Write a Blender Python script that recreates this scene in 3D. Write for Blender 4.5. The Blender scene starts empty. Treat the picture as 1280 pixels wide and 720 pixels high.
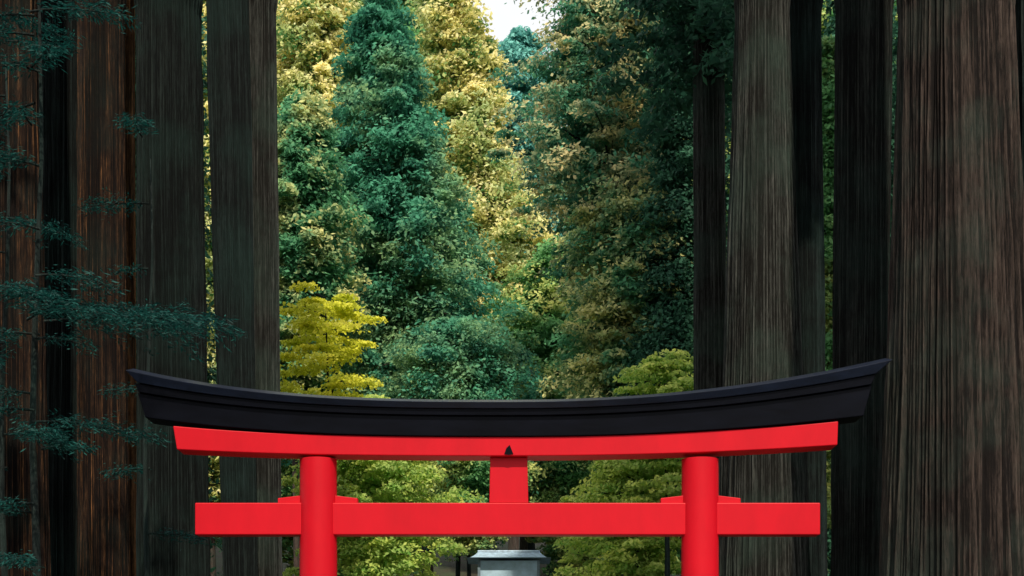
import bpy, math, random
import numpy as np
C = bpy.context.scene.collection
rng = np.random.default_rng(7)
random.seed(3)
F = 1800.0; HZ = 878.0; CAMZ = 1.6
def wx(px, Y): return (px-640.0)/F*Y
def wz(py, Y): return CAMZ+(HZ-py)/F*Y
def gz(x, y):
    x = np.asarray(x, float); y = np.asarray(y, float)
    a = np.clip(y-28, 0, 170)
    s = np.clip(np.abs(x)-16, 0, 70)
    return 0.09*a+0.0009*a*a+0.28*s*np.clip((y-5)/60, 0, 1)

# ------------------------------------------------------------ materials
def newmat(name):
    m = bpy.data.materials.new(name); m.use_nodes = True
    nt = m.node_tree; nt.nodes.clear()
    out = nt.nodes.new('ShaderNodeOutputMaterial')
    return m, nt, out
def N(nt, t, **kw):
    n = nt.nodes.new(t)
    for k, v in kw.items(): setattr(n, k, v)
    return n
def noise(nt, vec, scale, detail=4, rough=0.55):
    n = N(nt, 'ShaderNodeTexNoise'); n.inputs['Scale'].default_value = scale
    n.inputs['Detail'].default_value = detail; n.inputs['Roughness'].default_value = rough
    if vec is not None: nt.links.new(vec, n.inputs['Vector'])
    return n
def ramp(nt, fac, stops):
    r = N(nt, 'ShaderNodeValToRGB'); e = r.color_ramp.elements
    while len(e) < len(stops): e.new(0.5)
    for i, (p, c) in enumerate(stops):
        e[i].position = p; e[i].color = (*c, 1) if len(c) == 3 else c
    nt.links.new(fac, r.inputs['Fac']); return r
def mixc(nt, fac, a, b, mode='MIX'):
    m = N(nt, 'ShaderNodeMix', data_type='RGBA', blend_type=mode)
    for sock, v in ((m.inputs[0], fac), (m.inputs[6], a), (m.inputs[7], b)):
        if isinstance(v, (int, float)): sock.default_value = v
        elif isinstance(v, tuple): sock.default_value = (*v, 1)
        else: nt.links.new(v, sock)
    return m.outputs[2]
def bark_mat(name, dark, mid, light, lichen=(0.09, 0.11, 0.08), lich=0.3):
    m, nt, out = newmat(name)
    g = N(nt, 'ShaderNodeNewGeometry')
    mp = N(nt, 'ShaderNodeMapping'); mp.inputs['Scale'].default_value = (1, 1, 0.05)
    nt.links.new(g.outputs['Position'], mp.inputs['Vector'])
    a = noise(nt, mp.outputs[0], 11, 6, 0.6); b = noise(nt, mp.outputs[0], 32, 6, 0.7)
    mp2 = N(nt, 'ShaderNodeMapping'); mp2.inputs['Scale'].default_value = (1, 1, 0.2)
    nt.links.new(g.outputs['Position'], mp2.inputs['Vector'])
    c = noise(nt, mp2.outputs[0], 28, 6, 0.75)
    ad = N(nt, 'ShaderNodeMath', operation='MULTIPLY_ADD'); ad.inputs[1].default_value = 0.25
    nt.links.new(a.outputs[0], ad.inputs[0])
    m2 = N(nt, 'ShaderNodeMath', operation='MULTIPLY_ADD'); m2.inputs[1].default_value = 0.45
    nt.links.new(b.outputs[0], m2.inputs[0])
    m3 = N(nt, 'ShaderNodeMath', operation='MULTIPLY'); m3.inputs[1].default_value = 0.30
    nt.links.new(c.outputs[0], m3.inputs[0]); nt.links.new(m3.outputs[0], m2.inputs[2]); nt.links.new(m2.outputs[0], ad.inputs[2])
    at = N(nt, 'ShaderNodeAttribute', attribute_name='ridge')
    a2 = N(nt, 'ShaderNodeMath', operation='MULTIPLY_ADD'); a2.inputs[1].default_value = 0.10
    nt.links.new(at.outputs['Fac'], a2.inputs[0]); nt.links.new(ad.outputs[0], a2.inputs[2])
    r = ramp(nt, a2.outputs[0], [(0.38, dark), (0.49, mid), (0.66, light)])
    big = noise(nt, g.outputs['Position'], 0.9, 5, 0.6)
    lf = ramp(nt, big.outputs[0], [(0.44, (0, 0, 0)), (0.66, (lich, lich, lich))])
    lc = mixc(nt, a2.outputs[0], tuple(v*0.2 for v in lichen), tuple(v*1.7 for v in lichen))
    col = mixc(nt, lf.outputs[0], r.outputs[0], lc)
    p = N(nt, 'ShaderNodeBsdfPrincipled'); p.inputs['Roughness'].default_value = 0.9
    p.inputs['Specular IOR Level'].default_value = 0.15
    nt.links.new(col, p.inputs['Base Color'])
    bp = N(nt, 'ShaderNodeBump'); bp.inputs['Strength'].default_value = 1.0; bp.inputs['Distance'].default_value = 0.10
    nt.links.new(ad.outputs[0], bp.inputs['Height']); nt.links.new(bp.outputs[0], p.inputs['Normal'])
    nt.links.new(p.outputs[0], out.inputs[0]); return m
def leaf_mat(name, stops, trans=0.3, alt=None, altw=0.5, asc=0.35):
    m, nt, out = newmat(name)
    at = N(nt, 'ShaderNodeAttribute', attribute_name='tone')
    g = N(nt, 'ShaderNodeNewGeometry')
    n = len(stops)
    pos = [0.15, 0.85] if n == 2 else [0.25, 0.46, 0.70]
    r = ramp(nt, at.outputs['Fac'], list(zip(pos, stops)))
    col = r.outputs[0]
    if alt:
        nz = noise(nt, g.outputs['Position'], asc, 4, 0.6)
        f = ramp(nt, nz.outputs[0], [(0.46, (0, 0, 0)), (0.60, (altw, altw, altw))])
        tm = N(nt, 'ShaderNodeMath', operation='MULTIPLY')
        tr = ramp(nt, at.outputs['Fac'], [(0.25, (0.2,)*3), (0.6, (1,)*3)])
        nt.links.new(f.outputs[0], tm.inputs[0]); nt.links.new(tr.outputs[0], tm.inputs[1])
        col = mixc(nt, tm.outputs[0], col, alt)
    p = N(nt, 'ShaderNodeBsdfPrincipled'); p.inputs['Roughness'].default_value = 0.6
    p.inputs['Specular IOR Level'].default_value = 0.2
    nt.links.new(col, p.inputs['Base Color'])
    t = N(nt, 'ShaderNodeBsdfTranslucent'); nt.links.new(col, t.inputs['Color'])
    mx = N(nt, 'ShaderNodeMixShader'); mx.inputs[0].default_value = trans
    nt.links.new(p.outputs[0], mx.inputs[1]); nt.links.new(t.outputs[0], mx.inputs[2])
    nt.links.new(mx.outputs[0], out.inputs[0]); return m
def plain(name, col, rough=0.6, var=0.15, scale=6, bump=0.2, stretch=(1, 1, 1), spec=0.4, dist=0.01):
    m, nt, out = newmat(name)
    tc = N(nt, 'ShaderNodeTexCoord')
    mp = N(nt, 'ShaderNodeMapping'); mp.inputs['Scale'].default_value = stretch
    nt.links.new(tc.outputs['Object'], mp.inputs['Vector'])
    n = noise(nt, mp.outputs[0], scale, 7, 0.62)
    r = ramp(nt, n.outputs[0], [(0.3, tuple(c*(1-var) for c in col)), (0.7, tuple(min(1, c*(1+var)) for c in col))])
    p = N(nt, 'ShaderNodeBsdfPrincipled'); p.inputs['Roughness'].default_value = rough
    p.inputs['Specular IOR Level'].default_value = spec
    nt.links.new(r.outputs[0], p.inputs['Base Color'])
    bp = N(nt, 'ShaderNodeBump'); bp.inputs['Strength'].default_value = bump; bp.inputs['Distance'].default_value = dist
    nt.links.new(n.outputs[0], bp.inputs['Height']); nt.links.new(bp.outputs[0], p.inputs['Normal'])
    nt.links.new(p.outputs[0], out.inputs[0]); return m

BK_DARK = bark_mat('bark_dark', (0.002, 0.004, 0.0045), (0.013, 0.020, 0.020), (0.040, 0.056, 0.052), (0.016, 0.040, 0.036), 0.6)  # canopy shade on the left trunks is put into this dark tone
BK_MID = bark_mat('bark_mid', (0.004, 0.005, 0.005), (0.024, 0.028, 0.026), (0.085, 0.088, 0.078), (0.026, 0.052, 0.045), 0.55)
BK_BROWN = bark_mat('bark_brown', (0.009, 0.007, 0.007), (0.056, 0.041, 0.036), (0.155, 0.120, 0.105), (0.042, 0.065, 0.055), 0.6)
BK_WARM = bark_mat('bark_warm', (0.005, 0.003, 0.003), (0.038, 0.019, 0.011), (0.32, 0.15, 0.06), (0.015, 0.03, 0.026), 0.45)  # orange ridge tone puts warm sunlight into the bark
BK_SUNLIT = bark_mat('bark_sunlit_orange', (0.03, 0.014, 0.006), (0.22, 0.10, 0.04), (0.60, 0.32, 0.14), (0.10, 0.10, 0.06), 0.2)  # sunlight painted as orange bark, for the thin added trunk
BK_GREY = bark_mat('bark_grey', (0.010, 0.010, 0.009), (0.052, 0.056, 0.052), (0.155, 0.162, 0.150), (0.045, 0.075, 0.062), 0.65)
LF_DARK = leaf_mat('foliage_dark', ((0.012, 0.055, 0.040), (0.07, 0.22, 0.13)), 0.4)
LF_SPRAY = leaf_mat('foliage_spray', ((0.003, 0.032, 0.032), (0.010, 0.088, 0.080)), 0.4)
LF_TEAL = leaf_mat('foliage_teal', ((0.02, 0.13, 0.095), (0.11, 0.42, 0.26)), 0.45, (0.55, 0.62, 0.22), 0.45, 0.35)  # yellowish alt colour paints sunlit patches into the crown
LF_HAZE = leaf_mat('foliage_haze_blue_green', ((0.07, 0.30, 0.30), (0.20, 0.54, 0.48)), 0.3)  # distance haze is put into the pale blue-green leaf colour
LF_GREEN = leaf_mat('foliage_green', ((0.05, 0.20, 0.09), (0.24, 0.54, 0.20)), 0.45, (0.92, 0.84, 0.28), 0.75, 0.5)  # yellow alt patches stand for dapples of sunlight
LF_DEEP = leaf_mat('foliage_deep_green', ((0.03, 0.16, 0.09), (0.15, 0.43, 0.21)), 0.45, (0.95, 0.84, 0.36), 0.8, 0.6)  # cream alt patches are sun dapples painted on the green
LF_DAPPLED = leaf_mat('foliage_layered_green', ((0.025, 0.15, 0.10), (0.13, 0.41, 0.24)), 0.45, (0.98, 0.80, 0.42), 0.9, 0.75)  # warm alt colour paints sun dapples on the boughs
LF_SUNLIT = leaf_mat('foliage_sunlit_gold', ((0.09, 0.26, 0.09), (0.66, 0.64, 0.22), (0.99, 0.90, 0.48)), 0.42, (0.16, 0.40, 0.18), 0.6, 0.45)  # gold and cream stops paint sunlight on the outer leaves, green inside
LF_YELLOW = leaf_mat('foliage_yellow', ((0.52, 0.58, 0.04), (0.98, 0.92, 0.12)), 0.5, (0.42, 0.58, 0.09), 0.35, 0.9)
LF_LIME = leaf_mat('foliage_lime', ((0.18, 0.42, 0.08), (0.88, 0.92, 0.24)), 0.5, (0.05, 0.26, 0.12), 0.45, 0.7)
RED = plain('vermilion_lacquer', (0.52, 0.003, 0.013), 0.5, 0.09, 2.5, 0.3, (1, 1, 0.4), 0.18, 0.01)
BLACK = plain('black_lacquer', (0.0022, 0.0028, 0.006), 0.4, 0.4, 5, 0.3, (0.3, 1, 1), 0.08)
CAPM = plain('dark_copper_cap', (0.006, 0.010, 0.024), 0.35, 0.4, 7, 0.3, (0.3, 1, 1), 0.3)
STONE = plain('granite', (0.28, 0.27, 0.25), 0.85, 0.3, 20, 0.6)
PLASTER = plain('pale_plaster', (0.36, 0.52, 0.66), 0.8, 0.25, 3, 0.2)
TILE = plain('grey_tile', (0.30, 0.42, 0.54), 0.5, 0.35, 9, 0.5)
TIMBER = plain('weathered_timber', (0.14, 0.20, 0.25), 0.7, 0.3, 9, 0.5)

# ------------------------------------------------------------ mesh helpers
def link(name, me, mat, parent=None):
    o = bpy.data.objects.new(name, me); C.objects.link(o)
    if mat and not me.materials: me.materials.append(mat)
    if parent: o.parent = parent
    return o
def npmesh(name, V, Q, smooth=False, attr=None, dom='FACE'):
    me = bpy.data.meshes.new(name)
    V = np.ascontiguousarray(V, dtype=np.float32); Q = np.ascontiguousarray(Q, dtype=np.int32)
    me.vertices.add(len(V)); me.vertices.foreach_set('co', V.ravel())
    k = Q.shape[1]
    me.loops.add(Q.size); me.loops.foreach_set('vertex_index', Q.ravel())
    me.polygons.add(len(Q)); me.polygons.foreach_set('loop_start', np.arange(len(Q), dtype=np.int32)*k)
    me.polygons.foreach_set('use_smooth', np.full(len(Q), smooth))
    me.update(calc_edges=True); me.validate()
    if attr:
        a = me.attributes.new(attr[0], 'FLOAT', dom); a.data.foreach_set('value', np.ascontiguousarray(attr[1], dtype=np.float32))
    return me
class MB:
    def __init__(s): s.v = []; s.f = []
    def add(s, V, Fs):
        n = len(s.v); s.v += [tuple(p) for p in V]; s.f += [tuple(i+n for i in f) for f in Fs]; return s
    def box(s, x0, x1, y0, y1, z0, z1, tx=0, ty=0):
        V = [(x0, y0, z0), (x1, y0, z0), (x1, y1, z0), (x0, y1, z0), (x0+tx, y0+ty, z1), (x1-tx, y0+ty, z1), (x1-tx, y1-ty, z1), (x0+tx, y1-ty, z1)]
        return s.add(V, [(0, 3, 2, 1), (4, 5, 6, 7), (0, 1, 5, 4), (1, 2, 6, 5), (2, 3, 7, 6), (3, 0, 4, 7)])
    def tube(s, pts, rad, seg=8, cap=True):
        P = [np.array(p, float) for p in pts]; rings = []
        for i, p in enumerate(P):
            d = P[min(i+1, len(P)-1)]-P[max(i-1, 0)]; d /= np.linalg.norm(d)+1e-9
            up = np.array([0, 0, 1.]) if abs(d[2]) < 0.9 else np.array([1., 0, 0])
            a = np.cross(d, up); a /= np.linalg.norm(a); b = np.cross(a, d)
            rings.append([p+rad[i]*(math.cos(t)*a+math.sin(t)*b) for t in np.linspace(0, 2*math.pi, seg, endpoint=False)])
        V = [v for r in rings for v in r]; Fs = []
        for i in range(len(P)-1):
            for j in range(seg):
                k = (j+1) % seg; Fs.append((i*seg+j, (i+1)*seg+j, (i+1)*seg+k, i*seg+k))
        if cap: Fs += [tuple(range(seg)), tuple(reversed(range((len(P)-1)*seg, len(P)*seg)))]
        return s.add(V, Fs)
    def build(s, name, mat, parent=None, bevel=0, smooth=False, seg=2):
        me = bpy.data.meshes.new(name); me.from_pydata(s.v, [], s.f); me.update()
        if smooth:
            for p in me.polygons: p.use_smooth = True
        o = link(name, me, mat, parent)
        if bevel:
            b = o.modifiers.new('b', 'BEVEL'); b.width = bevel; b.segments = seg; b.limit_method = 'ANGLE'; b.angle_limit = math.radians(35)
        return o
def thing(name, label, cat, loc=(0, 0, 0), group=None, rz=0):
    o = bpy.data.objects.new(name, None); C.objects.link(o); o.location = loc; o.rotation_euler = (0, 0, rz)
    o['label'] = label; o['category'] = cat
    if group: o['group'] = group
    return o
def struct(o, label, cat):
    o['kind'] = 'structure'; o['label'] = label; o['category'] = cat

# ------------------------------------------------------------ ground
def ground():
    xs = np.concatenate([np.linspace(-900, -60, 22), np.linspace(-56, 56, 57), np.linspace(60, 900, 22)])
    ys = np.concatenate([np.linspace(-600, -20, 14), np.linspace(-16, 130, 74), np.linspace(140, 1200, 40)])
    X, Y = np.meshgrid(xs, ys); Z = gz(X, Y)
    Z = Z+np.where((np.abs(X) > 4) & (Y > 0), 0.12*np.sin(X*1.3+Y*0.7)*np.cos(Y*0.9-X*0.4), 0)
    V = np.stack([X, Y, Z], -1).reshape(-1, 3); w = len(xs)
    i, j = np.meshgrid(np.arange(len(ys)-1), np.arange(w-1), indexing='ij'); a = (i*w+j).ravel()
    Q = np.stack([a, a+1, a+w+1, a+w], 1)
    m, nt, out = newmat('forest_floor')
    g = N(nt, 'ShaderNodeNewGeometry'); n1 = noise(nt, g.outputs['Position'], 0.6, 8, 0.65); n2 = noise(nt, g.outputs['Position'], 14, 6, 0.7)
    r1 = ramp(nt, n1.outputs[0], [(0.4, (0.035, 0.03, 0.018)), (0.6, (0.03, 0.055, 0.02))])
    r2 = ramp(nt, n2.outputs[0], [(0.3, (0.3, 0.3, 0.3)), (0.7, (1.3, 1.2, 1))])
    p = N(nt, 'ShaderNodeBsdfPrincipled'); p.inputs['Roughness'].default_value = 0.95
    nt.links.new(mixc(nt, 1.0, r1.outputs[0], r2.outputs[0], 'MULTIPLY'), p.inputs['Base Color'])
    bp = N(nt, 'ShaderNodeBump'); bp.inputs['Distance'].default_value = 0.05; nt.links.new(n2.outputs[0], bp.inputs['Height']); nt.links.new(bp.outputs[0], p.inputs['Normal'])
    nt.links.new(p.outputs[0], out.inputs[0])
    o = link('ground', npmesh('ground', V, Q, True), m); struct(o, 'mossy forest floor rising into wooded hillside behind the gate', 'ground')
    ys = np.linspace(-14, 42, 57); xs = np.linspace(-1.9, 1.9, 9)
    X, Y = np.meshgrid(xs, ys); Z = gz(X, Y)+0.012; V = np.stack([X, Y, Z], -1).reshape(-1, 3); w = 9
    i, j = np.meshgrid(np.arange(56), np.arange(8), indexing='ij'); a = (i*w+j).ravel()
    o = link('path', npmesh('path', V, np.stack([a, a+1, a+w+1, a+w], 1), True), plain('gravel', (0.24, 0.22, 0.19), 0.95, 0.5, 60, 1.0)); struct(o, 'gravel path leading through the red gate', 'path')
ground()

# ------------------------------------------------------------ foliage
def unit(v): return v/(np.linalg.norm(v, axis=-1, keepdims=True)+1e-9)
def leaves(PC, PR, n, flat, ll, lw, up=0.7, outw=0.5, jit=0.6, droop=0.3, outer=None):
    k = n
    N_ = len(PC)*k
    c = np.repeat(PC, k, 0); r = np.repeat(PR, k)
    d = unit(rng.normal(size=(N_, 3))); rho = rng.random(N_)**0.45
    off = d*rho[:, None]*r[:, None]; off[:, 2] *= flat
    off[:, 2] -= droop*(off[:, 0]**2+off[:, 1]**2)/np.maximum(r, 0.05)
    P = c+off
    o = P.copy(); o[:, 2] = 0
    nn = unit(up*np.array([0, 0, 1.])+outw*unit(o)+jit*rng.normal(size=(N_, 3)))
    t = unit(np.cross(nn, rng.normal(size=(N_, 3)))); b = np.cross(nn, t)
    s = (0.55+0.9*rng.random(N_))[:, None]
    V = np.stack([P-t*ll*s, P+b*lw*s, P+t*ll*s, P-b*lw*s], 1).reshape(-1, 3)
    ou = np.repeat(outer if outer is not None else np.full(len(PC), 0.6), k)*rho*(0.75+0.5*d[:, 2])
    tone = np.clip(0.30*np.repeat(rng.random(len(PC)), k)+0.25*rng.random(N_)+0.5*ou, 0, 1)  # tone rises outward and upward, painting sunlit tips into the crown
    return V, np.arange(N_*4).reshape(-1, 4), tone
def prof(kind, t):
    if kind == 'cone': return (1-t)**0.6*np.minimum(1, 0.35+t*5)
    if kind == 'column': return np.sqrt(np.clip(1-t**2.6, 0, 1))*np.minimum(1, 0.5+t*3)
    if kind == 'round': return np.sqrt(np.clip(1-(2*t-1)**2, 0, 1))
    return np.sqrt(np.clip(1-(2*t-1)**4, 0, 1))
def tree(name, label, cat, px, Y, top, bot, w, kind, leafm, barkm, nb=170, nl=70, ll=0.2, lw=0.08, pad=0.8, flat=0.45, group=None, lean=0.0, tr=None, rag=0.42, droop=0.3, k=2.0):
    """top / bot : picture heights of the crown at depth Y ; w : its width there"""
    X = wx(px, Y); g0 = float(gz(X, Y))-0.1
    zt, zb = wz(top, Y)-g0, max(wz(bot, Y)-g0, 0.8); R = w/2/F*Y; H = zt-zb
    th = thing(name, label, cat, (X, Y, g0), group)
    tr = tr or max(0.12, H*0.014)
    mb = MB(); zs = np.linspace(0, zt*0.97, 9)
    ph = random.random()*6
    axis = lambda z: np.array([lean*max(0, z-zb)/max(H, 1)+0.12*math.sin(z*0.25+ph)-0.12*math.sin(ph), 0.1*math.sin(z*0.2+ph*2), z])
    mb.tube([axis(z) for z in zs], [tr*(1.35 if i == 0 else 1)*(1-0.93*z/zt) for i, z in enumerate(zs)], 10)
    PC = []; PR = []; OU = []
    for i in range(nb):
        t = (i+random.random())/nb
        t = t**0.85 if kind != 'cone' else t**1.15
        a = i*2.39996+random.random()*0.5
        lump = 1+0.20*math.sin(t*11+ph+a)+0.13*math.sin(t*23+ph*2-2*a)
        r = R*float(prof(kind, t))*(1.08-rag*random.random()**1.3)*(lump if kind != 'box' else 1)
        z = zb+t*H
        base = axis(z)
        tip = base+np.array([math.cos(a)*r, math.sin(a)*r, (-0.22 if kind in ('cone', 'column') else 0.12)*r])
        if i % 5 == 0 and r > 0.5: mb.tube([axis(max(0.5, z-0.15*r)), (base+tip)/2+np.array([0, 0, 0.06*r]), tip], [tr*0.28, tr*0.16, 0.015], 5, False)
        m = 3 if r > 1.4 else 2
        for j in range(m):
            u = 1.0-j*0.33
            PC.append(base+(tip-base)*u+np.array([random.gauss(0, .18), random.gauss(0, .18), random.gauss(0, .2)])*pad)
            PR.append(pad*(0.5+0.85*random.random()**1.5)*(0.6+0.4*float(prof(kind, t))))
            OU.append(u)
    mb.build('trunk', barkm, th, smooth=True)
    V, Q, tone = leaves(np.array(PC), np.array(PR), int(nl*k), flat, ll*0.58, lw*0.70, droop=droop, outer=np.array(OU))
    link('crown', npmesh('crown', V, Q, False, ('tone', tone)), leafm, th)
    return th
def copy_tree(src, label, loc, rz, sc, group=None):
    r = src.copy(); C.objects.link(r); r.location = loc; r.rotation_euler = (0, 0, rz); r.scale = sc; r['label'] = label
    if group: r['group'] = group
    for ch in list(src.children):
        c = ch.copy(); C.objects.link(c); c.parent = r
    return r

# ------------------------------------------------------------ big cedars
def cedar_crown_mesh(R0, z0, nb, ll=0.26, lw=0.1, n=38):
    PC = []; PR = []
    for i in range(nb):
        t = i/nb; z = z0+t*(34-z0); r = R0*(1-t)**0.7*(0.7+0.3*random.random())+0.3; a = i*2.4+random.random()
        for u in (1, 0.6, 0.25):
            PC.append((math.cos(a)*r*u, math.sin(a)*r*u, z-0.25*r*u)); PR.append(0.8*(0.6+0.6*random.random()))
    V, Q, tone = leaves(np.array(PC), np.array(PR), n, 0.5, ll, lw)
    return npmesh('cedar_crown', V, Q, False, ('tone', tone))
CROWNS = [cedar_crown_mesh(1.8, 22, 55), cedar_crown_mesh(1.9, 21, 55), cedar_crown_mesh(3.4, 15, 110), cedar_crown_mesh(1.9, 15.6, 120, 0.10, 0.045, 150)]
def cedar(label, xt, xb, Y, barkm, seed, H=33, detail=(340, 100), crown=None):
    """xt, xb : left/right picture edges of the trunk at the top and at the bottom of the frame"""
    zT, zB = wz(0, Y), wz(720, Y)
    ct, cb = wx(sum(xt)/2, Y), wx(sum(xb)/2, Y); rt, rb = (xt[1]-xt[0])/2/F*Y, (xb[1]-xb[0])/2/F*Y
    X0 = cb+(cb-ct)/(zT-zB)*zB
    th = thing('cedar_tree', label, 'tree', (X0, Y, float(gz(X0, Y))-0.05))
    R_ = np.random.default_rng(seed); ns, nr = detail
    z = np.concatenate([np.linspace(0, 15, int(nr*0.7), endpoint=False), np.linspace(15, H, nr-int(nr*0.7))])
    th_ = np.linspace(0, 2*math.pi, ns, endpoint=False)
    Z, T = np.meshgrid(z, th_, indexing='ij')
    k = (rt-rb)/(zT-zB)
    rad = np.where(Z < zT, rb+k*(Z-zB), rt*np.clip(1-(Z-zT)/(H-zT), 0, 1)**0.8+0.03)
    rad = np.minimum(rad, rb*1.25)*(1+0.28*np.exp(-Z/1.1))
    disp = np.zeros_like(Z); rdg = np.zeros_like(Z)
    for n, a in ((3, .045), (5, .035), (9, .024), (14, .022), (23, .028), (34, .034), (47, .032), (61, .028), (79, .020)):
        wob = sum(R_.normal()*0.4*np.sin(Z*f+R_.random()*6) for f in (0.13, 0.31, 0.62))*(1.0 if n > 12 else 0.5)
        if n > 20: wob = wob+0.7*np.sin(Z*R_.uniform(0.5, 1.1)+T*R_.integers(1, 5)+R_.random()*6)
        amp = 0.55+0.45*np.sin(T*R_.integers(1, 8)+Z*R_.normal()*0.6+R_.random()*6)
        s = np.sin(n*T+wob+R_.random()*6)
        v = a*amp*((1-2*np.abs(s)**0.7) if n > 8 else s)
        disp += v
        if n > 8: rdg += v
    rr_ = rad*(1+disp*0.9)
    bend = (ct-cb)/(zT-zB)
    Xc = bend*Z
    V = np.stack([Xc+rr_*np.cos(T), rr_*np.sin(T), Z], -1).reshape(-1, 3)
    i, j = np.meshgrid(np.arange(nr-1), np.arange(ns), indexing='ij')
    a = (i*ns+j).ravel(); b = (i*ns+(j+1) % ns).ravel()
    Q = np.stack([a, b, b+ns, a+ns], 1)
    rd = (rdg/0.045).ravel()
    link('trunk', npmesh('cedar_trunk', V, Q, True, ('ridge', rd), 'POINT'), barkm, th)
    c = link('crown', CROWNS[seed % 2 if crown is None else crown], LF_DARK, th); c.location = (bend*20, 0, 0); c.rotation_euler = (0, 0, seed*1.3)
    return th
cedar('brown cedar trunk cut by the left edge of the picture', (-30, 48), (-34, 62), 21.0, BK_WARM, 11)
cedar('narrow dark cedar trunk second from the left edge', (52, 108), (50, 108), 24.5, BK_DARK, 12)
cedar('reddish brown cedar trunk left of the broad black-green one', (98, 154), (98, 160), 22.5, BK_WARM, 13)
cedar('thin cedar trunk added as a sunlit strip in the slit left of the broad black-green trunk', (148, 168), (151, 171), 25.0, BK_SUNLIT, 22, detail=(200, 90))  # trunk added to stand for a strip of sunlight
cedar('broad black-green cedar trunk behind the left tip of the gate roof', (170, 250), (174, 262), 23.5, BK_DARK, 14)
cedar('dark cedar trunk with a greyer trunk against its right side, left of the valley', (257, 312), (280, 322), 21.5, BK_DARK, 15)
cedar('greyish cedar trunk standing at the left edge of the open valley', (300, 345), (311, 353), 23.0, BK_GREY, 23)
cedar('slim grey-brown cedar trunk right of the valley, behind the right red pillar', (866, 904), (868, 912), 33.0, BK_GREY, 16, crown=3)
cedar('pale grey flaring cedar trunk behind the right end of the red beams', (921, 986), (896, 1012), 23.0, BK_GREY, 17)
cedar('narrow dark cedar trunk just right of the pale grey flaring trunk', (986, 1026), (994, 1034), 27.0, BK_DARK, 18)
cedar('dark grey cedar trunk behind the right tip of the gate roof', (1046, 1116), (1040, 1106), 22.5, BK_MID, 19)
cedar('widest reddish brown cedar trunk at the right of the picture', (1122, 1262), (1102, 1290), 18.6, BK_BROWN, 20, detail=(420, 110))
cedar('dark cedar trunk cut by the right edge of the picture', (1264, 1370), (1275, 1390), 21.5, BK_DARK, 21)
# cedars added outside the picture so that their crowns shade the left trunks
for i, (x, y) in enumerate(((-9.0, 9.5), (-9.6, 14.0), (-13, 12), (-9.0, 5), (17, 12), (16, 2))):
    o = cedar('unseen cedar added to shade the approach in front of the gate', (600, 690), (590, 700), 22.5, BK_DARK, 40+i, detail=(96, 40), crown=2)
    o.location = (x, y, -0.05); o['group'] = 'unseen shade cedars beside the approach in front of the gate'

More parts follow.
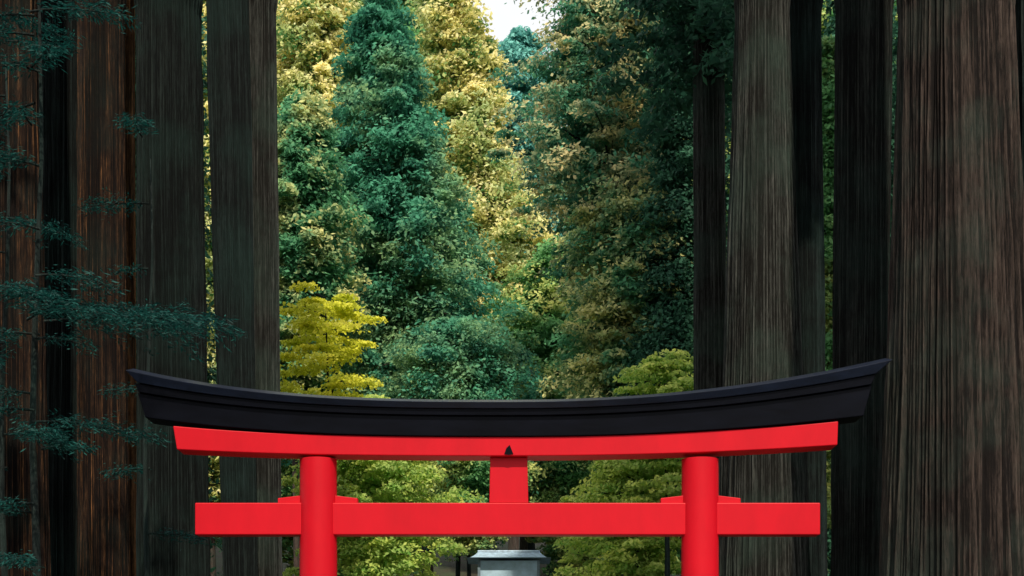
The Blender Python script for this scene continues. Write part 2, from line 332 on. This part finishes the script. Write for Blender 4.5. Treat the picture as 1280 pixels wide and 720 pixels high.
# ------------------------------------------------------------ torii
def torii():
    G = thing('torii_gate', 'vermilion shrine gate with a black upswept roof beam standing between the cedars', 'gate', (-0.04, 18.15, 0))
    def sweep(Lb, Lt, zb, zt, hb, ht, ridge=0.0, n=48):
        mb = MB(); V = []; K = 5 if ridge else 4
        for i in range(n+1):
            s = -1+2*i/n
            f = lambda z: z[0]+((z[1]-z[0])*abs(s)**2.8 if s < 0 else (z[2]-z[0])*abs(s)**2.1)
            xb, xt = s*(Lb[0] if s < 0 else Lb[1]), s*(Lt[0] if s < 0 else Lt[1])
            b, t = f(zb), f(zt)
            V += [(xb, -hb, b), (xb, hb, b), (xt, ht, t)]
            if ridge: V.append((xt, 0, t+ridge))
            V.append((xt, -ht, t))
        Fs = [(i*K+k, i*K+(k+1) % K, (i+1)*K+(k+1) % K, (i+1)*K+k) for i in range(n) for k in range(K)]
        Fs += [tuple(reversed(range(K))), tuple(range(n*K, n*K+K))]
        return mb.add(V, Fs)
    sweep((4.60, 4.55), (4.74, 4.75), (5.245, 5.565, 5.675), (5.315, 5.71, 5.84), 0.31, 0.35, 0.10).build('roof_cap', CAPM, G, 0.006)
    sweep((4.60, 4.50), (4.64, 4.56), (5.165, 5.455, 5.55), (5.243, 5.563, 5.673), 0.275, 0.285).build('roof_layer', BLACK, G, 0.006)
    sweep((4.53, 4.42), (4.62, 4.52), (4.915, 5.15, 5.17), (5.163, 5.453, 5.548), 0.215, 0.235).build('roof_beam', BLACK, G, 0.01)
    sweep((4.14, 4.10), (4.19, 4.11), (4.675, 4.755, 4.81), (4.912, 5.05, 5.11), 0.19, 0.19).build('lintel', RED, G, 0.012)
    MB().box(-3.93, 3.90, -0.12, 0.12, 3.70, 4.10).build('tie_beam', RED, G, 0.012)
    MB().box(-0.245, 0.245, -0.09, 0.09, 4.103, 4.673, 0.012, 0).build('centre_strut', RED, G, 0.008)
    for sx in (-2.40, 2.41):
        mb = MB(); zs = np.linspace(0.45, 4.66, 16)
        mb.tube([(sx, 0, z) for z in zs], [0.245-0.014*(z/4.7) for z in zs], 64)
        p = mb.build('pillar', RED, G, smooth=True)
        e = p.modifiers.new('e', 'EDGE_SPLIT'); e.split_angle = math.radians(40)
        mb = MB().tube([(sx, 0, 0.16), (sx, 0, 0.75)], [0.262, 0.258], 48); mb.build('black_base_sleeve', BLACK, G, 0.006)
        mb = MB().tube([(sx, 0, -0.1), (sx, 0, 0.08), (sx, 0, 0.16)], [0.42, 0.42, 0.36], 40); mb.build('stone_footing', STONE, G, 0.01)
        for d in (-1, 1):   # wedges driven in over the tie beam
            x0 = sx+d*0.20; x1 = sx+d*0.50
            V = [(x0, -0.07, 4.102), (x1, -0.07, 4.102), (x1, -0.07, 4.165), (x0, -0.07, 4.20), (x0, 0.07, 4.102), (x1, 0.07, 4.102), (x1, 0.07, 4.165), (x0, 0.07, 4.20)]
            Fs = [(0, 1, 2, 3), (7, 6, 5, 4), (0, 4, 5, 1), (1, 5, 6, 2), (2, 6, 7, 3), (3, 7, 4, 0)]
            if d < 0: Fs = [tuple(reversed(f)) for f in Fs]
            MB().add(V, Fs).build('wedge', RED, G, 0.006)
    # small dark metal mount in the middle of the lintel
    V = [(-0.055, -0.20, 4.70), (0.0, -0.20, 4.685), (0.055, -0.20, 4.70), (0.035, -0.20, 4.75), (0.012, -0.20, 4.81), (-0.03, -0.20, 4.77)]
    n_ = len(V)
    V += [(x, -0.188, z) for x, y, z in V]
    MB().add(V, [tuple(range(n_)), tuple(reversed(range(n_, 2*n_)))]+[(i, i+n_, (i+1) % n_+n_, (i+1) % n_) for i in range(n_)]).build('metal_mount', BLACK, G)
torii()

# ------------------------------------------------------------ small hall in the distance
def hall():
    Y = 44.0; q = 0.78; X = wx(636, Y); g = float(gz(X, Y)); H = thing('shrine_hall', 'small blue-grey hall with a low tiled roof seen low between the gate pillars', 'building', (X, Y, g))
    ze, zr = wz(703, Y)-g, wz(690, Y)-g
    MB().box(-1.1*q, 1.1*q, -1.0*q, 1.0*q, 0.3, ze-0.02).build('wall', PLASTER, H)
    MB().box(-1.4*q, 1.4*q, -1.35*q, 1.35*q, -0.4, 0.298).build('stone_plinth', STONE, H, 0.02)
    for x in (-1.14*q, 1.14*q): MB().box(x-0.04, x+0.04, -1.08*q, -1.00*q, 0.3, ze-0.02).build('post', TIMBER, H)
    mb = MB(); n = 10; V = []
    for i in range(n+1):
        s = i/n; w = (1.62-0.42*s)*q; d = 1.35*(1-s)*q; z = ze+(zr-ze)*s**1.35
        for (sx, sy) in ((-1, -1), (1, -1), (1, 1), (-1, 1)):
            V.append((sx*w, sy*max(d, 0.04), z+(0.05*(1-s)**3)))
    Fs = [(i*4+k, i*4+(k+1) % 4, i*4+4+(k+1) % 4, i*4+4+k) for i in range(n) for k in range(4)]+[(3, 2, 1, 0), (n*4, n*4+1, n*4+2, n*4+3)]
    mb.add(V, Fs); rf = mb.build('roof', TILE, H)
    MB().box(-1.22*q, 1.22*q, -0.07, 0.07, zr, zr+0.05, 0, 0.02).build('ridge', TILE, rf, 0.012)
    MB().box(-1.3*q, 1.3*q, -1.08*q, -1.0*q, 1.6, 1.75).build('beam', TIMBER, H)
    MB().box(-0.4, 0.4, -1.04*q, -1.002*q, 0.3, 1.598).build('door', TIMBER, H)
hall()

# ------------------------------------------------------------ valley trees
T = tree
T('sunlit_gold_tree', 'tall tree painted sunlit gold against the sky at the left of the valley', 'tree', 392, 62, -40, 480, 170, 'column', LF_SUNLIT, BK_BROWN, 260, 80, 0.17, 0.08, 1.0)
T('sunlit_gold_tree', 'tree painted sunlit gold, glimpsed in the slit right of the broad black-green trunk', 'tree', 265, 58, -20, 640, 110, 'column', LF_SUNLIT, BK_BROWN, 150, 60, 0.2, 0.09, 1.0)
T('cypress_tree', 'dark green conifer beside the greyish trunk, in front of the gold-painted tree', 'tree', 376, 50, 125, 520, 130, 'column', LF_DEEP, BK_BROWN, 220, 80, 0.15, 0.07, 0.9)
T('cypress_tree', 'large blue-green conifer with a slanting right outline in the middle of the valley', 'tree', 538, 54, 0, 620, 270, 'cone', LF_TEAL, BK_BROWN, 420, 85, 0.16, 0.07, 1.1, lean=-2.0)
T('sunlit_gold_conifer', 'conifer painted sunlit gold, slanting down the middle of the valley', 'tree', 640, 66, -60, 520, 200, 'cone', LF_SUNLIT, BK_BROWN, 350, 80, 0.19, 0.085, 1.1, lean=-3.3)
T('cypress_tree', 'tree with haze painted into its blue-green leaves far up the valley under the patch of sky', 'tree', 655, 88, 42, 420, 140, 'column', LF_HAZE, BK_BROWN, 220, 60, 0.25, 0.11, 1.2)
T('cypress_tree', 'tree with haze painted into its blue-green leaves low in the valley right of the gold-painted conifer', 'tree', 725, 80, 245, 520, 120, 'column', LF_HAZE, BK_BROWN, 150, 60, 0.22, 0.1, 1.1)
T('layered_tree', 'spreading tree with warm sunlit dapples painted on its boughs right of the sky patch', 'tree', 772, 46, -90, 390, 240, 'round', LF_DAPPLED, BK_DARK, 230, 85, 0.13, 0.06, 0.95, 0.22, rag=0.6)
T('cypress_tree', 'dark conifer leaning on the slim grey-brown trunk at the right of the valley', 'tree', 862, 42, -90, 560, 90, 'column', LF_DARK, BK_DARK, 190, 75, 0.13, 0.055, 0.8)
T('broadleaf_tree', 'green tree with sunlit dapples painted on its boughs in the right half of the valley above the gate', 'tree', 795, 44, 250, 580, 170, 'box', LF_DEEP, BK_DARK, 200, 80, 0.13, 0.06, 0.9, 0.32)
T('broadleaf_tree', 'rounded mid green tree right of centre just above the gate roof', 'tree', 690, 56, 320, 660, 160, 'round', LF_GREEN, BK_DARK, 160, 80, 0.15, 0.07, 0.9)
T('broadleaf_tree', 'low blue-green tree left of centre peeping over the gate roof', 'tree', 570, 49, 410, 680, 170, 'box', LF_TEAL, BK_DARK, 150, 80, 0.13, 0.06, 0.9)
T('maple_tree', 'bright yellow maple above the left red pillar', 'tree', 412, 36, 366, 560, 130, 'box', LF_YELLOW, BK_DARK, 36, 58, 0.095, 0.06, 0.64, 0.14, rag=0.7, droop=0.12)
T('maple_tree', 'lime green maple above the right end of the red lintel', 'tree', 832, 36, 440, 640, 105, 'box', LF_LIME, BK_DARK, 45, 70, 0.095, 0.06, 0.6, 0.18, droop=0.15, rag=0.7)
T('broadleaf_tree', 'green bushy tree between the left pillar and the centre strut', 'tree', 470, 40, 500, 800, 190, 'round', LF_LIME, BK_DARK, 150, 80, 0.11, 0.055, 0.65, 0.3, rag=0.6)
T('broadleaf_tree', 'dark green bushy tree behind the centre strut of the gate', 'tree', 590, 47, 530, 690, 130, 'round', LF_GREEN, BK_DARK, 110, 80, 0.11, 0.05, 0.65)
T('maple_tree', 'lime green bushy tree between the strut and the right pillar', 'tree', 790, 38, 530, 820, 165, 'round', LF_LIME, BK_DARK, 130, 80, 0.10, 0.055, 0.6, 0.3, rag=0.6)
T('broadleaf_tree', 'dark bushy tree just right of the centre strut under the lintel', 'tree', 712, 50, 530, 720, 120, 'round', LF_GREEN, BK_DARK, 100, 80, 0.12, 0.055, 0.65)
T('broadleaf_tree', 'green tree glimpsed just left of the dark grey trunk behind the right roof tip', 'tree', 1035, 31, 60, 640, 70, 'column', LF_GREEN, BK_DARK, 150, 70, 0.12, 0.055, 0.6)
# forest wall behind
protoA = T('forest_conifer', 'green conifer in the far row closing the valley', 'tree', 330, 78, -60, 700, 170, 'column', LF_GREEN, BK_DARK, 230, 65, 0.25, 0.11, 1.4, group='conifers in the far row closing the valley')
for px, Y, s in ((240, 84, 1.0), (420, 90, 1.05), (480, 74, .98), (520, 98, 1.12), (600, 104, .80), (660, 108, .78), (735, 96, .9), (780, 86, 1.0), (820, 76, 1.0), (880, 82, 1.05), (960, 74, 1.0), (1040, 80, 1.05), (1120, 76, 1.0), (1200, 84, 1.0), (150, 76, 1.0), (60, 82, 1.0), (-20, 78, 1.0), (1290, 80, 1.0)):
    X = wx(px, Y); copy_tree(protoA, protoA['label'], (X, Y, float(gz(X, Y))), px*0.7, (s*1.1, s*1.1, s*Y/84), 'conifers in the far row closing the valley')
protoB = T('forest_conifer', 'dark conifer standing in the gloom behind the big cedar trunks', 'tree', 195, 38, -60, 800, 110, 'column', LF_DARK, BK_DARK, 230, 70, 0.15, 0.065, 0.95, group='dark conifers behind the big cedar trunks')
for px, Y, s in ((-10, 36, 1), (70, 41, 1.05), (125, 34, .95), (965, 40, 1.), (1080, 42, 1.05), (1180, 38, 1.0), (1270, 35, 1.0)):
    X = wx(px, Y); copy_tree(protoB, protoB['label'], (X, Y, float(gz(X, Y))), px*0.7, (s, s, s), 'dark conifers behind the big cedar trunks')

# ------------------------------------------------------------ fine hanging sprays on the left
def hemlock(label, px, Y, specs, seed, trunk_h=9):
    X = wx(px, Y); th = thing('young_hemlock', label, 'tree', (X, Y, 0)); R_ = random.Random(seed)
    mb = MB(); mb.tube([(0.05*math.sin(z), 0.03*z*0.2, z) for z in np.linspace(-0.05, trunk_h, 8)], [0.055*(1-0.9*i/7)+0.004 for i in range(8)], 8)
    P = []; D = []
    for (py, L, az) in specs:
        z0 = wz(py, Y); a = math.radians(az); ax = np.array([math.cos(a), math.sin(a), 0]); sd = np.array([-math.sin(a), math.cos(a), 0])
        pt = lambda u: ax*L*u+sd*0.10*L*math.sin(u*3+az)+np.array([0, 0, z0+0.10*L*u-0.22*L*u*u])
        mb.tube([pt(u) for u in np.linspace(0, 1, 7)], [0.012*(1-u)+0.003 for u in np.linspace(0, 1, 7)], 5, False)
        nt_ = int(L*15)
        for i in range(nt_):
            u = 0.12+0.88*i/nt_
            for sgn in (-1, 1):
                l2 = 0.45*L*(1-u)**0.6*(0.3+0.8*R_.random())*min(1, u*3)+0.08
                dd = ax*0.75+sd*sgn*(0.7+0.3*R_.random()); dd /= np.linalg.norm(dd)
                o = pt(u); k = int(l2*36); tilt = R_.gauss(0, .2)
                for q in range(k):
                    v = (q+0.5)/k*l2
                    for s2 in (-1, 1):
                        P.append(o+dd*v+np.array([R_.gauss(0, .02), R_.gauss(0, .02), tilt*v-0.35*v*v+R_.gauss(0, .03)]))
                        n2 = np.array([-dd[1], dd[0], 0])*s2*0.8+dd*0.6; n2[2] = -0.3+R_.gauss(0, .3); D.append(n2/np.linalg.norm(n2))
    mb.build('trunk', BK_DARK, th, smooth=True)
    P = np.array(P); D = np.array(D); n = len(P); up = unit(np.array([0, 0, 1.])+0.5*rng.normal(size=(n, 3))); b = unit(np.cross(D, up))
    ll = (0.022+0.03*rng.random(n))[:, None]; c = P+D*ll
    V = np.stack([c-D*ll, c+b*0.009, c+D*ll, c-b*0.009], 1).reshape(-1, 3)
    link('crown', npmesh('sprays', V, np.arange(n*4).reshape(-1, 4), False, ('tone', rng.random(n))), LF_SPRAY, th)
R2 = random.Random(5)
sp = [(395, 2.25, -5), (372, 1.6, 20), (402, 1.4, -40), (415, 1.3, 175), (385, 1.3, -80), (530, 1.3, 5), (548, 1.0, -60), (515, 1.0, 190), (20, 1.1, -20), (50, 1.2, 190), (90, 0.9, -70), (130, 1.1, 160), (200, 1.0, 200), (640, 1.0, 200)]
for py in range(-60, 860, 70): sp.append((py+R2.randint(-14, 14), 0.5+0.5*R2.random(), R2.choice([170, 200, -90, -130, 130, 240, 10, -30])))
hemlock('young hemlock with flat blue-green sprays in front of the left trunks', 45, 15.5, sp, 3, 10.5)
sp = [(py+R2.randint(-14, 14), 0.4+0.5*R2.random(), R2.choice([0, 30, -30, 180, 150, -90, 210])) for py in range(180, 880, 80)]
hemlock('thin hemlock sapling before the broad black-green trunk', 185, 19.5, sp, 4, 9)
sp = [(py+R2.randint(-14, 14), 0.6+0.6*R2.random(), R2.choice([0, 30, -30, 180, 150, -90, 210])) for py in range(20, 600, 44)]
hemlock('hemlock sapling beside the leftmost trunk, cut by the left edge', 5, 17.5, sp, 5, 9.5)

# ------------------------------------------------------------ light, sky, camera
w = bpy.data.worlds.new('World'); bpy.context.scene.world = w; w.use_nodes = True
nt = w.node_tree; bg = nt.nodes['Background']
sd = np.array([0.09, -0.59, 0.79]); sd /= np.linalg.norm(sd)
sky = nt.nodes.new('ShaderNodeTexSky'); sky.sky_type = 'NISHITA'; sky.sun_disc = False
sky.sun_elevation = math.asin(sd[2]); sky.sun_rotation = math.atan2(sd[0], sd[1]); sky.dust_density = 3.0
tc = nt.nodes.new('ShaderNodeTexCoord')
cn = noise(nt, tc.outputs['Generated'], 2.2, 6, 0.55)
cf = ramp(nt, cn.outputs[0], [(0.3, (0.6,)*3), (0.6, (0.97,)*3)])
cl = mixc(nt, cf.outputs[0], sky.outputs[0], (7.8, 7.8, 7.7))
nt.links.new(cl, bg.inputs[0]); bg.inputs[1].default_value = 0.15
L = bpy.data.lights.new('sun', 'SUN'); L.energy = 5.0; L.angle = math.radians(0.8); L.color = (1, 0.88, 0.69)
lo = bpy.data.objects.new('sun', L); C.objects.link(lo)
from mathutils import Vector
lo.rotation_euler = Vector(tuple(sd)).to_track_quat('Z', 'Y').to_euler()
cam = bpy.data.cameras.new('camera'); co = bpy.data.objects.new('camera', cam); C.objects.link(co)
co.location = (0, 0, CAMZ); co.rotation_euler = (math.radians(90), 0, 0)
cam.sensor_width = 36; cam.lens = F/1280*36; cam.shift_y = (HZ-360)/1280; cam.clip_end = 3000
bpy.context.scene.camera = co
s = bpy.context.scene; s.view_settings.view_transform = 'Standard'; s.view_settings.look = 'None'; s.view_settings.exposure = 0
